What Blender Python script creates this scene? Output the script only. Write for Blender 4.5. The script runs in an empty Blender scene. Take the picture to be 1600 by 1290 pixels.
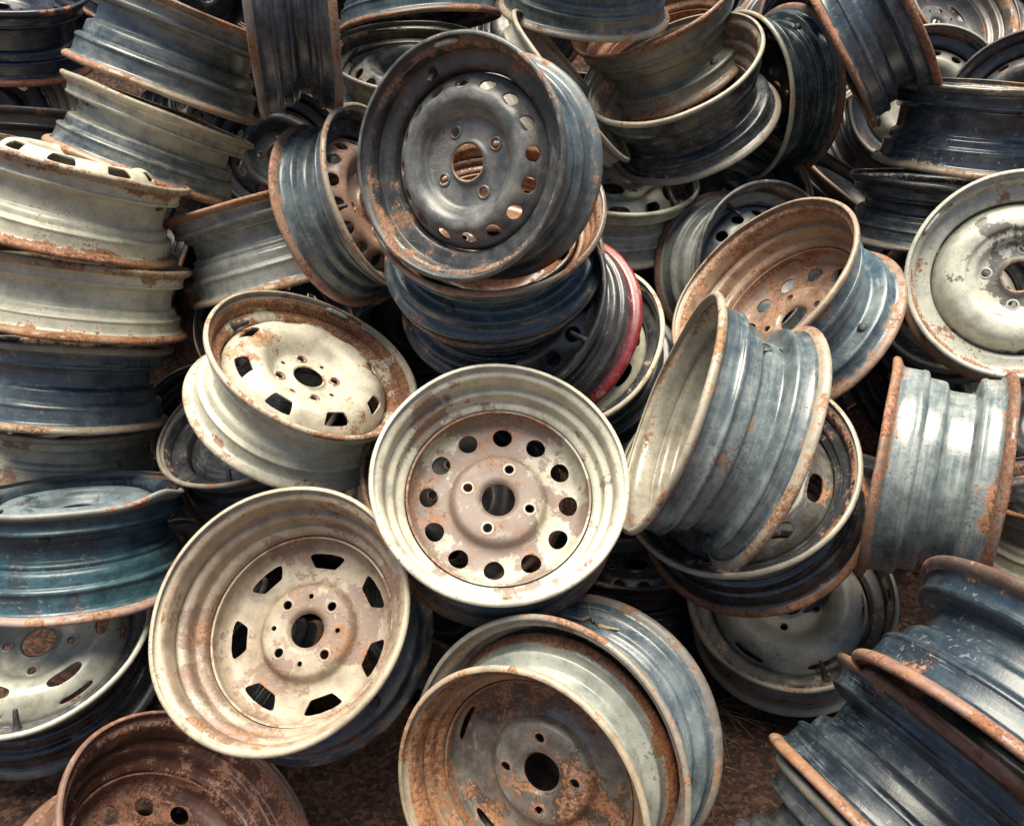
import bpy, math, random
import numpy as np
from mathutils import Vector, Matrix
from mathutils.geometry import delaunay_2d_cdt

# ---------------------------------------------------------------- camera, sky, sun, exposure
scene = bpy.context.scene
col = scene.collection
R_ = math.radians

cam_data = bpy.data.cameras.new("camera")
cam = bpy.data.objects.new("camera", cam_data)
col.objects.link(cam)
cam.location = (0, 0, 1.08)
cam.rotation_euler = (R_(90 - 15), 0, 0)
cam_data.sensor_fit = 'HORIZONTAL'
cam_data.sensor_width = 36.0
cam_data.lens = 1250.0 / 1600.0 * 36.0
cam_data.shift_y = -45.0 / 1600.0
cam_data.clip_start = 0.02
cam_data.clip_end = 500
scene.camera = cam

SUN_EL, SUN_AZ = 78.0, 200.0          # azimuth clockwise from +Y: high, behind the camera's left shoulder
world = bpy.data.worlds.new("World")
scene.world = world
world.use_nodes = True
wn = world.node_tree
wn.nodes.clear()
wo = wn.nodes.new("ShaderNodeOutputWorld")
wb = wn.nodes.new("ShaderNodeBackground")
ws = wn.nodes.new("ShaderNodeTexSky")
ws.sky_type = 'NISHITA'
ws.sun_disc = False
ws.sun_elevation = R_(SUN_EL)
ws.sun_rotation = R_(SUN_AZ)
ws.air_density = 1.0
ws.dust_density = 1.4
ws.ozone_density = 1.0
wb.inputs["Strength"].default_value = 0.05
wn.links.new(ws.outputs[0], wb.inputs[0])
wn.links.new(wb.outputs[0], wo.inputs[0])

sd = bpy.data.lights.new("sun", 'SUN')
sd.energy = 5.0
sd.angle = R_(48)
sd.color = (1.0, 0.92, 0.75)
sun = bpy.data.objects.new("sun", sd)
col.objects.link(sun)
az, el = R_(SUN_AZ), R_(SUN_EL)
to_sun = Vector((math.sin(az) * math.cos(el), math.cos(az) * math.cos(el), math.sin(el)))
sun.rotation_euler = to_sun.to_track_quat('Z', 'Y').to_euler()
sun.location = to_sun * 10

vs = scene.view_settings
vs.view_transform = 'Standard'
vs.look = 'None'
vs.gamma = 1.0
vs.use_curve_mapping = False
vs.exposure = 0.94
scene.cycles.use_denoising = True
scene.cycles.max_bounces = 5
scene.cycles.diffuse_bounces = 2
scene.cycles.glossy_bounces = 3

# ---------------------------------------------------------------- materials
def N(nt, t, **kw):
    n = nt.nodes.new(t)
    for k, v in kw.items():
        setattr(n, k, v)
    return n

def build_worn_group():
    """paint over steel: chalking, dust, scratches and rust; side 0 = tyre side / face, 1 = inside / back"""
    g = bpy.data.node_groups.new("worn_steel", 'ShaderNodeTree')
    I = g.interface
    def inp(n, t, d):
        s = I.new_socket(n, in_out='INPUT', socket_type=t)
        s.default_value = d
    inp("Paint", 'NodeSocketColor', (.1, .1, .1, 1))
    inp("Inner", 'NodeSocketColor', (.1, .1, .1, 1))
    inp("Rust", 'NodeSocketFloat', .3)
    inp("RustInner", 'NodeSocketFloat', .3)
    inp("EdgeRust", 'NodeSocketFloat', .6)
    inp("RustLight", 'NodeSocketColor', (.42, .2, .09, 1))
    inp("Dust", 'NodeSocketFloat', .3)
    inp("DustCol", 'NodeSocketColor', (.42, .38, .3, 1))
    inp("Gloss", 'NodeSocketFloat', .4)
    inp("Stain", 'NodeSocketFloat', 0)
    inp("StainCol", 'NodeSocketColor', (.12, .07, .055, 1))
    inp("BandCol", 'NodeSocketColor', (.1, .1, .1, 1))
    inp("BandZ", 'NodeSocketFloat', -9.0)
    inp("Seed", 'NodeSocketFloat', 0)
    I.new_socket("BSDF", in_out='OUTPUT', socket_type='NodeSocketShader')
    L = g.links.new
    gi = N(g, "NodeGroupInput"); go = N(g, "NodeGroupOutput")
    def M(op, a, b=None, c=None, clamp=False):
        m = N(g, "ShaderNodeMath", operation=op, use_clamp=clamp)
        for i, v in enumerate((a, b, c)):
            if v is None: continue
            if isinstance(v, (int, float)): m.inputs[i].default_value = v
            else: L(v, m.inputs[i])
        return m.outputs[0]
    def mixc(f, a, b, mode='MIX'):
        m = N(g, "ShaderNodeMix", data_type='RGBA', blend_type=mode)
        for i, v in ((0, f), (6, a), (7, b)):
            if isinstance(v, (int, float)): m.inputs[i].default_value = v
            elif isinstance(v, tuple): m.inputs[i].default_value = v
            else: L(v, m.inputs[i])
        return m.outputs[2]
    def sstep(x, lo, hi):
        m = N(g, "ShaderNodeMapRange", interpolation_type='SMOOTHSTEP')
        L(x, m.inputs[0]); m.inputs[1].default_value = lo; m.inputs[2].default_value = hi
        return m.outputs[0]
    def noise(vec, scale, detail, rough=.55, dist=0.0):
        n = N(g, "ShaderNodeTexNoise")
        L(vec, n.inputs["Vector"])
        n.inputs["Scale"].default_value = scale; n.inputs["Detail"].default_value = detail
        n.inputs["Roughness"].default_value = rough; n.inputs["Distortion"].default_value = dist
        return n.outputs[0]
    tc = N(g, "ShaderNodeTexCoord")
    off = N(g, "ShaderNodeCombineXYZ")
    L(M('MULTIPLY', gi.outputs["Seed"], 3.71), off.inputs[0]); L(M('MULTIPLY', gi.outputs["Seed"], -2.13), off.inputs[1]); L(M('MULTIPLY', gi.outputs["Seed"], 1.37), off.inputs[2])
    va = N(g, "ShaderNodeVectorMath", operation='ADD'); L(tc.outputs["Object"], va.inputs[0]); L(off.outputs[0], va.inputs[1])
    P = va.outputs[0]
    # stretched round the barrel: slow in x,y, quick along the axis
    vm = N(g, "ShaderNodeVectorMath", operation='MULTIPLY'); L(P, vm.inputs[0]); vm.inputs[1].default_value = (9, 9, 130)
    vm2 = N(g, "ShaderNodeVectorMath", operation='MULTIPLY'); L(P, vm2.inputs[0]); vm2.inputs[1].default_value = (16, 16, 620)
    big = noise(P, 7.5, 4, .6)
    med = noise(P, 27, 7, .70)
    fine = noise(P, 210, 3, .7)
    streak = noise(vm.outputs[0], 1, 4, .68)
    scr = noise(vm2.outputs[0], 1, 2, .6)
    hn = noise(P, 95, 4, .72)
    vm3 = N(g, "ShaderNodeVectorMath", operation='MULTIPLY'); L(P, vm3.inputs[0]); vm3.inputs[1].default_value = (420, 60, 110)
    scr2 = noise(vm3.outputs[0], 1, 1, .5)
    side = N(g, "ShaderNodeAttribute", attribute_name="side").outputs["Fac"]
    edge = N(g, "ShaderNodeAttribute", attribute_name="edge").outputs["Fac"]
    paint = mixc(side, gi.outputs["Paint"], gi.outputs["Inner"])
    # a band of other paint towards the inboard end
    sx = N(g, "ShaderNodeSeparateXYZ"); L(tc.outputs["Object"], sx.inputs[0])
    bd = sstep(M('ADD', M('SUBTRACT', gi.outputs["BandZ"], sx.outputs[2]), M('MULTIPLY', M('SUBTRACT', streak, .5), .02)), -.002, .004)
    paint = mixc(bd, paint, gi.outputs["BandCol"])
    # uneven fading
    v = M('ADD', M('MULTIPLY', med, 1.1), M('ADD', M('MULTIPLY', big, .6), M('MULTIPLY', fine, .25)))
    val = N(g, "ShaderNodeMapRange"); L(v, val.inputs[0]); val.inputs[1].default_value = .7; val.inputs[2].default_value = 1.28; val.inputs[3].default_value = .48; val.inputs[4].default_value = 1.42
    hsv = N(g, "ShaderNodeHueSaturation"); L(paint, hsv.inputs["Color"]); L(val.outputs[0], hsv.inputs["Value"])
    c = hsv.outputs[0]
    # dust and dried water marks
    dm = sstep(M('ADD', M('MULTIPLY', streak, .5), M('ADD', M('MULTIPLY', med, .35), M('MULTIPLY', big, .25))), .47, .70)
    dm = M('MULTIPLY', dm, gi.outputs["Dust"], clamp=True)
    c = mixc(dm, c, gi.outputs["DustCol"])
    # large stains with ragged borders
    st = M('ADD', M('MULTIPLY', big, .62), M('ADD', M('MULTIPLY', med, .30), M('MULTIPLY', fine, .10)))
    st = sstep(M('ADD', st, M('MULTIPLY', M('SUBTRACT', gi.outputs["Stain"], .5), .42)), .545, .572)
    st = M('MULTIPLY', st, .85)
    c = mixc(st, c, gi.outputs["StainCol"])
    # scratches to pale metal, dark grime specks
    sm = M('MULTIPLY', sstep(M('ADD', M('MULTIPLY', scr, .7), M('MULTIPLY', med, .3)), .60, .66), .45)
    c = mixc(sm, c, (.36, .37, .36, 1))
    s2 = M('MULTIPLY', sstep(M('ADD', M('MULTIPLY', scr2, .6), M('MULTIPLY', big, .4)), .625, .660), .32)
    c = mixc(s2, c, (.40, .40, .38, 1))
    wk = M('MULTIPLY', sstep(M('ADD', M('MULTIPLY', fine, .62), M('MULTIPLY', med, .38)), .615, .640), .65)
    c = mixc(wk, c, (.46, .45, .40, 1))
    gm = M('MULTIPLY', sstep(M('ADD', M('MULTIPLY', fine, .55), M('ADD', M('MULTIPLY', big, .25), M('MULTIPLY', streak, .20))), .575, .615), .65)
    c = mixc(gm, c, (.028, .024, .022, 1))
    # rust
    ra = N(g, "ShaderNodeMix", data_type='FLOAT'); L(side, ra.inputs[0]); L(gi.outputs["Rust"], ra.inputs[2]); L(gi.outputs["RustInner"], ra.inputs[3])
    rx = M('ADD', M('ADD', M('MULTIPLY', M('SUBTRACT', med, .5), 1.05), M('ADD', M('MULTIPLY', M('SUBTRACT', big, .5), .95), .50)), M('MULTIPLY', M('SUBTRACT', fine, .5), .42))
    rx = M('ADD', rx, M('MULTIPLY', M('SUBTRACT', ra.outputs[0], .5), .55))
    rx = M('ADD', rx, M('MULTIPLY', M('MULTIPLY', edge, gi.outputs["EdgeRust"]), .36))
    rm = sstep(rx, .595, .655)
    rr = N(g, "ShaderNodeValToRGB")
    L(M('ADD', M('MULTIPLY', fine, .55), M('MULTIPLY', med, .5)), rr.inputs[0])
    e = rr.color_ramp.elements
    e[0].position = .36; e[0].color = (.030, .013, .009, 1)
    e[1].position = .72; e[1].color = (1, 1, 1, 1)
    k = e.new(.46); k.color = (.11, .042, .022, 1)
    k = e.new(.55); k.color = (.26, .11, .052, 1)
    rl = mixc(sstep(M('ADD', M('MULTIPLY', fine, .42), M('ADD', M('MULTIPLY', med, .30), M('MULTIPLY', streak, .28))), .40, .62), rr.outputs[0], gi.outputs["RustLight"])
    rl = mixc(M('MULTIPLY', sstep(hn, .50, .36), .6), rl, (.050, .024, .016, 1))
    c = mixc(rm, c, rl)
    # roughness
    ro = M('ADD', gi.outputs["Gloss"], M('MULTIPLY', dm, .22))
    ro = M('ADD', ro, M('MULTIPLY', M('SUBTRACT', med, .5), .35), clamp=True)
    ro = M('ADD', ro, M('MULTIPLY', st, .08), clamp=True)
    rmx = N(g, "ShaderNodeMix", data_type='FLOAT'); L(rm, rmx.inputs[0]); L(ro, rmx.inputs[2]); rmx.inputs[3].default_value = .86
    bp = N(g, "ShaderNodeBump"); bp.inputs["Distance"].default_value = .0024
    L(M('ADD', M('MULTIPLY', rm, .75), .16), bp.inputs["Strength"])
    L(hn, bp.inputs["Height"])
    b = N(g, "ShaderNodeBsdfPrincipled")
    L(c, b.inputs["Base Color"]); L(rmx.outputs[0], b.inputs["Roughness"]); L(bp.outputs[0], b.inputs["Normal"])
    b.inputs["Specular IOR Level"].default_value = .75
    L(b.outputs[0], go.inputs[0])
    return g

WORN = build_worn_group()
_mats = {}
def worn(paint, inner, rust, rust_in, edge, rlight, dust, dcol, gloss, seed, stain=0.0, scol=(.12, .07, .055), band=None):
    key = (paint, inner, rust, rust_in, edge, rlight, dust, dcol, gloss, seed, stain, scol, band)
    if key in _mats: return _mats[key]
    m = bpy.data.materials.new("worn_steel")
    m.use_nodes = True
    nt = m.node_tree; nt.nodes.clear()
    o = nt.nodes.new("ShaderNodeOutputMaterial"); g = nt.nodes.new("ShaderNodeGroup"); g.node_tree = WORN
    c4 = lambda c: (c[0], c[1], c[2], 1)
    for n, v in (("Paint", c4(paint)), ("Inner", c4(inner)), ("Rust", rust), ("RustInner", rust_in), ("EdgeRust", edge), ("RustLight", c4(rlight)),
                 ("Dust", dust), ("DustCol", c4(dcol)), ("Gloss", gloss), ("Stain", stain), ("StainCol", c4(scol)), ("Seed", float(seed))):
        g.inputs[n].default_value = v
    if band:
        g.inputs["BandCol"].default_value = c4(band[0]); g.inputs["BandZ"].default_value = band[1]
    nt.links.new(g.outputs[0], o.inputs[0])
    _mats[key] = m
    return m

def simple_mat(name, colr, rough=.6, scale=40, var=.5, bump=.3, dist=.002):
    m = bpy.data.materials.new(name); m.use_nodes = True
    nt = m.node_tree; b = nt.nodes["Principled BSDF"]
    n = nt.nodes.new("ShaderNodeTexNoise"); n.inputs["Scale"].default_value = scale; n.inputs["Detail"].default_value = 8; n.inputs["Roughness"].default_value = .7
    tc = nt.nodes.new("ShaderNodeTexCoord"); nt.links.new(tc.outputs["Object"], n.inputs["Vector"])
    r = nt.nodes.new("ShaderNodeValToRGB")
    r.color_ramp.elements[0].position = .32; r.color_ramp.elements[1].position = .70
    r.color_ramp.elements[0].color = tuple(c * (1 - var) for c in colr) + (1,)
    r.color_ramp.elements[1].color = tuple(min(1, c * (1 + var)) for c in colr) + (1,)
    nt.links.new(n.outputs[0], r.inputs[0]); nt.links.new(r.outputs[0], b.inputs["Base Color"])
    b.inputs["Roughness"].default_value = rough
    bp = nt.nodes.new("ShaderNodeBump"); bp.inputs["Strength"].default_value = bump; bp.inputs["Distance"].default_value = dist
    nt.links.new(n.outputs[0], bp.inputs["Height"]); nt.links.new(bp.outputs[0], b.inputs["Normal"])
    return m

# ---------------------------------------------------------------- mesh helpers
def make_mesh(name, V, quads=None, tris=None, side=None, edge=None, sharp=42):
    V = np.asarray(V, dtype=np.float32)
    parts = []; sizes = []
    if quads is not None and len(quads): parts.append(np.asarray(quads, dtype=np.int32).ravel()); sizes.append(np.full(len(quads), 4, np.int32))
    if tris is not None and len(tris): parts.append(np.asarray(tris, dtype=np.int32).ravel()); sizes.append(np.full(len(tris), 3, np.int32))
    li = np.concatenate(parts); sz = np.concatenate(sizes)
    me = bpy.data.meshes.new(name)
    me.vertices.add(len(V)); me.vertices.foreach_set("co", V.ravel())
    me.loops.add(len(li)); me.loops.foreach_set("vertex_index", li)
    me.polygons.add(len(sz))
    me.polygons.foreach_set("loop_start", np.concatenate([[0], np.cumsum(sz)[:-1]]).astype(np.int32))
    me.polygons.foreach_set("use_smooth", np.ones(len(sz), dtype=bool))
    me.update(calc_edges=True)
    for nm, arr in (("side", side), ("edge", edge)):
        a = me.attributes.new(nm, 'FLOAT', 'POINT')
        if arr is not None: a.data.foreach_set("value", np.asarray(arr, dtype=np.float32))
    me.set_sharp_from_angle(angle=R_(sharp))
    return me

def link(name, me, mat, parent=None):
    o = bpy.data.objects.new(name, me)
    col.objects.link(o)
    if mat is not None:
        if not me.materials: me.materials.append(mat)
        o.material_slots[0].link = 'OBJECT'
        o.material_slots[0].material = mat
    if parent is not None: o.parent = parent
    return o

def strip(prof, nseg, closed_seg=True):
    """lathe an open profile [(r,z)...] round z; returns verts and quads"""
    prof = np.asarray(prof); n = len(prof)
    t = np.linspace(0, 2 * np.pi, nseg, endpoint=False)
    V = np.stack([prof[:, 0][None] * np.cos(t)[:, None], prof[:, 0][None] * np.sin(t)[:, None], np.repeat(prof[:, 1][None], nseg, 0)], -1).reshape(-1, 3)
    i = np.arange(nseg); j = np.arange(n - 1)
    a = (i[:, None] * n + j[None]).ravel(); b = (((i + 1) % nseg)[:, None] * n + j[None]).ravel()
    Q = np.stack([a, a + 1, b + 1, b], 1)
    return V, Q

def chaikin(p, it=1, closed=False):
    p = np.asarray(p, float)
    for _ in range(it):
        if closed:
            q = np.roll(p, -1, 0)
            p = np.stack([.75 * p + .25 * q, .25 * p + .75 * q], 1).reshape(-1, p.shape[1])
        else:
            a, b = p[:-1], p[1:]
            m = np.stack([.75 * a + .25 * b, .25 * a + .75 * b], 1).reshape(-1, p.shape[1])
            p = np.concatenate([p[:1], m[1:-1], p[-1:]])
    return p

# ---------------------------------------------------------------- the wheel
T_RIM = .0030
def rim_midline(R, W, kind, rng):
    """(e, d): e from the outboard lip inwards along the axis, d drop from the outer radius"""
    fl = [(.0000, .0062), (.0003, .0034), (.0022, .0014), (.0052, .0012), (.0082, .0030), (.0104, .0062), (.0118, .0098), (.0132, .0130), (.0152, .0154), (.0185, .0170)]
    j = lambda s: rng.uniform(-s, s)
    if kind == 0:      # deep well near the face, shelf behind it
        mid = [(.0330, .0188), (.0350, .0168), (.0372, .0168), (.0392, .0195), (.0410, .0300), (.0424, .0400), (.0445, .0442), (.0480, .0452), (.0740 + j(.003), .0452), (.0772, .0440),
               (.0800, .0390), (.0818, .0330), (.0845, .0308), (.1010 + j(.002), .0295), (.1036, .0288), (.1052, .0262), (.1066, .0205), (.1085, .0176), (.1110, .0166), (.1130, .0172), (.1150, .0188)]
    elif kind == 1:    # stepped, several rolled rings
        mid = [(.0310, .0188), (.0328, .0166), (.0350, .0166), (.0366, .0190), (.0384, .0290), (.0400, .0335), (.0425, .0345), (.0462, .0342), (.0480, .0358), (.0498, .0420), (.0520, .0452), (.0560, .0458), (.0740 + j(.003), .0458),
               (.0768, .0440), (.0788, .0360), (.0812, .0334), (.0840, .0342), (.0866, .0345), (.0886, .0300), (.0908, .0262), (.0940, .0250), (.1050, .0246), (.1074, .0228), (.1094, .0182), (.1118, .0166), (.1136, .0170), (.1156, .0190)]
    else:              # broad shallow centre
        mid = [(.0320, .0190), (.0340, .0170), (.0362, .0170), (.0384, .0200), (.0408, .0300), (.0440, .0362), (.0490, .0384), (.0860 + j(.003), .0384), (.0900, .0372), (.0930, .0318), (.0955, .0290),
               (.0985, .0282), (.1070, .0270), (.1092, .0240), (.1112, .0186), (.1136, .0168), (.1158, .0190)]
    s = (W - .037) / (.155 - .037)
    mid = [(.0185 + (e - .0185) * s, d + j(.0008)) for e, d in mid]
    bl = [(W - e, d) for e, d in fl[::-1]]
    pts = np.array(fl + mid + bl)
    return chaikin(pts, 1)

WELL_D = {0: .0452, 1: .0458, 2: .0384}
NSEG = 84

def build_rim(R, W, kind, seed, dents, wob):
    rng = random.Random(seed)
    ml = rim_midline(R, W, kind, rng)
    r = R - ml[:, 1]; z = W / 2 - ml[:, 0]
    tan = np.gradient(np.stack([r, z], 1), axis=0); tan /= np.linalg.norm(tan, axis=1)[:, None]
    nrm = np.stack([-tan[:, 1], tan[:, 0]], 1)           # towards the tyre side
    if nrm[len(nrm) // 2, 0] < 0: nrm = -nrm
    mid = np.stack([r, z], 1)
    out = mid + nrm * T_RIM / 2; inn = mid - nrm * T_RIM / 2
    e = ml[:, 0]
    c0 = int(np.argmin(np.abs(e - .0118) + 2 * np.abs(ml[:, 1] - .0098))); c1 = len(e) - 1 - c0
    def cap(a, b, m, d):
        return [a * .85 + b * .15 + d * T_RIM * .33, m + d * T_RIM * .45, a * .15 + b * .85 + d * T_RIM * .33]
    A = np.array(cap(inn[0], out[0], mid[0], -tan[0])); B = np.array(cap(out[-1], inn[-1], mid[-1], tan[-1]))
    f1 = np.concatenate([inn[:c0 + 1][::-1], A, out[:c0 + 1]])
    f2 = np.concatenate([out[c1:], B, inn[c1:][::-1]])
    ph = [rng.uniform(0, 6.28) for _ in range(6)]
    def deform(V):
        th = np.arctan2(V[:, 1], V[:, 0]); zz = V[:, 2] / (W / 2)
        rad = np.hypot(V[:, 0], V[:, 1])
        amp = np.clip((np.abs(zz) - .55) / .45, 0, 1) ** 1.5
        dz = wob * amp * (np.sin(2 * th + ph[0] + (zz > 0)) + .6 * np.sin(3 * th + ph[1] + 2 * (zz > 0)) + .35 * np.sin(7 * th + ph[2]))
        dr = wob * .7 * amp * (np.sin(2 * th + ph[3]) + .5 * np.sin(5 * th + ph[4] + (zz > 0)))
        for (a, end, drm, dzm, wd) in dents:
            da = (th - R_(a) + np.pi) % (2 * np.pi) - np.pi
            k = np.exp(-(da / R_(wd)) ** 2) * np.clip((zz * end - .62) / .38, 0, 1) ** 1.6
            dr = dr + k * drm; dz = dz + k * dzm
        V = V.copy(); s = (rad + dr) / np.maximum(rad, 1e-6)
        V[:, 0] *= s; V[:, 1] *= s; V[:, 2] += dz
        return V
    meshes = []
    for prof, lo in ((f1, 0), (f2, 1)):
        V, Q = strip(prof, NSEG)
        n = len(prof); ed = np.ones(n) * .85
        ed = np.tile(ed, NSEG)
        sd_ = np.zeros(len(V))
        meshes.append(make_mesh("flange", deform(V), Q, side=sd_, edge=ed, sharp=60))
    o_, i_ = out[c0:c1 + 1], inn[c0:c1 + 1][::-1]
    V1, Q1 = strip(o_, NSEG); V2, Q2 = strip(i_, NSEG)
    ee = e[c0:c1 + 1]
    near = np.clip(1 - (np.minimum(ee, W - ee) - .012) / .020, 0, 1)
    ed = np.concatenate([np.tile(near, NSEG), np.tile(near[::-1] * .7, NSEG)])
    sd_ = np.concatenate([np.zeros(len(V1)), np.ones(len(V2))])
    bar = make_mesh("barrel", deform(np.concatenate([V1, V2])), np.concatenate([Q1, Q2 + len(V1)]), side=sd_, edge=ed, sharp=60)
    return meshes[0], meshes[1], bar

DISC_PROF = {
    # (r, e) for an outer disc radius of .1505 ; e from the outboard lip
    'std':   [(.0300, .0395), (.0318, .0425), (.0350, .0452), (.0400, .0458), (.0640, .0458), (.0690, .0445), (.0760, .0385), (.0850, .0285), (.0950, .0222), (.1060, .0205), (.1160, .0225), (.1260, .0290), (.1360, .0380), (.1440, .0460), (.1490, .0520), (.1505, .0590), (.1505, .0740)],
    'flat':  [(.0300, .0440), (.0318, .0470), (.0345, .0496), (.0390, .0502), (.0400, .0502), (.0655, .0502), (.0690, .0490), (.0725, .0440), (.0755, .0385), (.0790, .0350), (.0850, .0330), (.0950, .0318), (.1080, .0315), (.1220, .0325), (.1340, .0355), (.1410, .0410), (.1460, .0480), (.1495, .0540), (.1505, .0600), (.1505, .0740)],
    'proud': [(.0300, .0360), (.0320, .0390), (.0350, .0412), (.0400, .0416), (.0600, .0416), (.0650, .0390), (.0720, .0290), (.0780, .0130), (.0840, -.0010), (.0920, -.0100), (.1030, -.0130), (.1140, -.0105), (.1230, -.0030), (.1310, .0110), (.1400, .0300), (.1460, .0430), (.1505, .0560), (.1505, .0740)],
    'dish':  [(.0300, .0420), (.0320, .0450), (.0350, .0472), (.0400, .0476), (.0600, .0476), (.0650, .0450), (.0720, .0370), (.0800, .0270), (.0900, .0190), (.1010, .0155), (.1120, .0150), (.1230, .0180), (.1320, .0250), (.1400, .0350), (.1470, .0450), (.1505, .0560), (.1505, .0740)],
    'plain': [(.0300, .0300), (.0320, .0345), (.0350, .0375), (.0400, .0385), (.0600, .0385), (.0640, .0360), (.0670, .0300), (.0700, .0235), (.0740, .0205), (.0830, .0195), (.0870, .0180), (.0900, .0135), (.0950, .0122), (.1060, .0120), (.1180, .0140), (.1270, .0185), (.1340, .0270), (.1400, .0390), (.1455, .0500), (.1505, .0590), (.1505, .0740)],
}
T_DISC = .0036

def hole_loops(style, n, scale):
    """list of closed outlines in the (x, y) plane of the flattened disc, first one centred on angle 0"""
    L = []
    def polar(cr, pts, a):
        out = []
        for (dr, dt) in pts:
            rr = cr + dr; ang = a + dt / cr
            out.append((rr * math.cos(ang), rr * math.sin(ang)))
        return np.array(out)
    def circ(rad, k=16): return [(rad * math.cos(2 * math.pi * i / k), rad * math.sin(2 * math.pi * i / k)) for i in range(k)]
    def sup(ar, at, k=20, p=3.0):
        o = []
        for i in range(k):
            a = 2 * math.pi * i / k; c, s = math.cos(a), math.sin(a)
            o.append((ar * math.copysign(abs(c) ** (2 / p), c), at * math.copysign(abs(s) ** (2 / p), s)))
        return o
    for i in range(n):
        a = 2 * math.pi * i / n
        if style == 'round':    L.append(polar(.1330 * scale, circ(.0150 * scale), a))
        elif style == 'round_in': L.append(polar(.1170 * scale, circ(.0168 * scale), a))
        elif style == 'small':  L.append(polar(.1315 * scale, circ(.0140 * scale), a))
        elif style == 'trap':
            q = chaikin([(-.0140, -.0165), (-.0140, .0165), (-.0110, .0220), (.0070, .0300), (.0110, .0285), (.0132, .0210), (.0132, -.0210), (.0110, -.0285), (.0070, -.0300), (-.0110, -.0220)], 2, True)[::2] * scale
            L.append(polar(.1200 * scale, [tuple(x) for x in q], a))
        elif style == 'rect':
            q = chaikin([(-.0135, -.0150), (-.0135, .0150), (-.0105, .0185), (.0095, .0225), (.0130, .0195), (.0130, -.0195), (.0095, -.0225), (-.0105, -.0185)], 1, True) * scale
            L.append(polar(.1270 * scale, [tuple(x) for x in q], a))
        elif style == 'rect_in':
            q = chaikin([(-.0115, -.0150), (-.0115, .0150), (-.0090, .0185), (.0085, .0225), (.0115, .0195), (.0115, -.0195), (.0085, -.0225), (-.0090, -.0185)], 1, True) * scale
            L.append(polar(.1180 * scale, [tuple(x) for x in q], a))
        elif style == 'oval_out': L.append(polar(.1360 * scale, sup(.0120 * scale, .0270 * scale, p=2.6), a))
        elif style == 'oval':   L.append(polar(.1290 * scale, sup(.0135 * scale, .0255 * scale, p=2.6), a))
        elif style == 'oval_slit':
            L.append(polar(.1120 * scale, sup(.0120 * scale, .0300 * scale, p=2.4), a))
            L.append(polar(.1435 * scale, sup(.0055 * scale, .0300 * scale, p=2.6), a + math.pi / n * 0))
        elif style == 'slit':   L.append(polar(.1425 * scale, sup(.0065 * scale, .0330 * scale, p=2.6), a))
    return L

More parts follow.
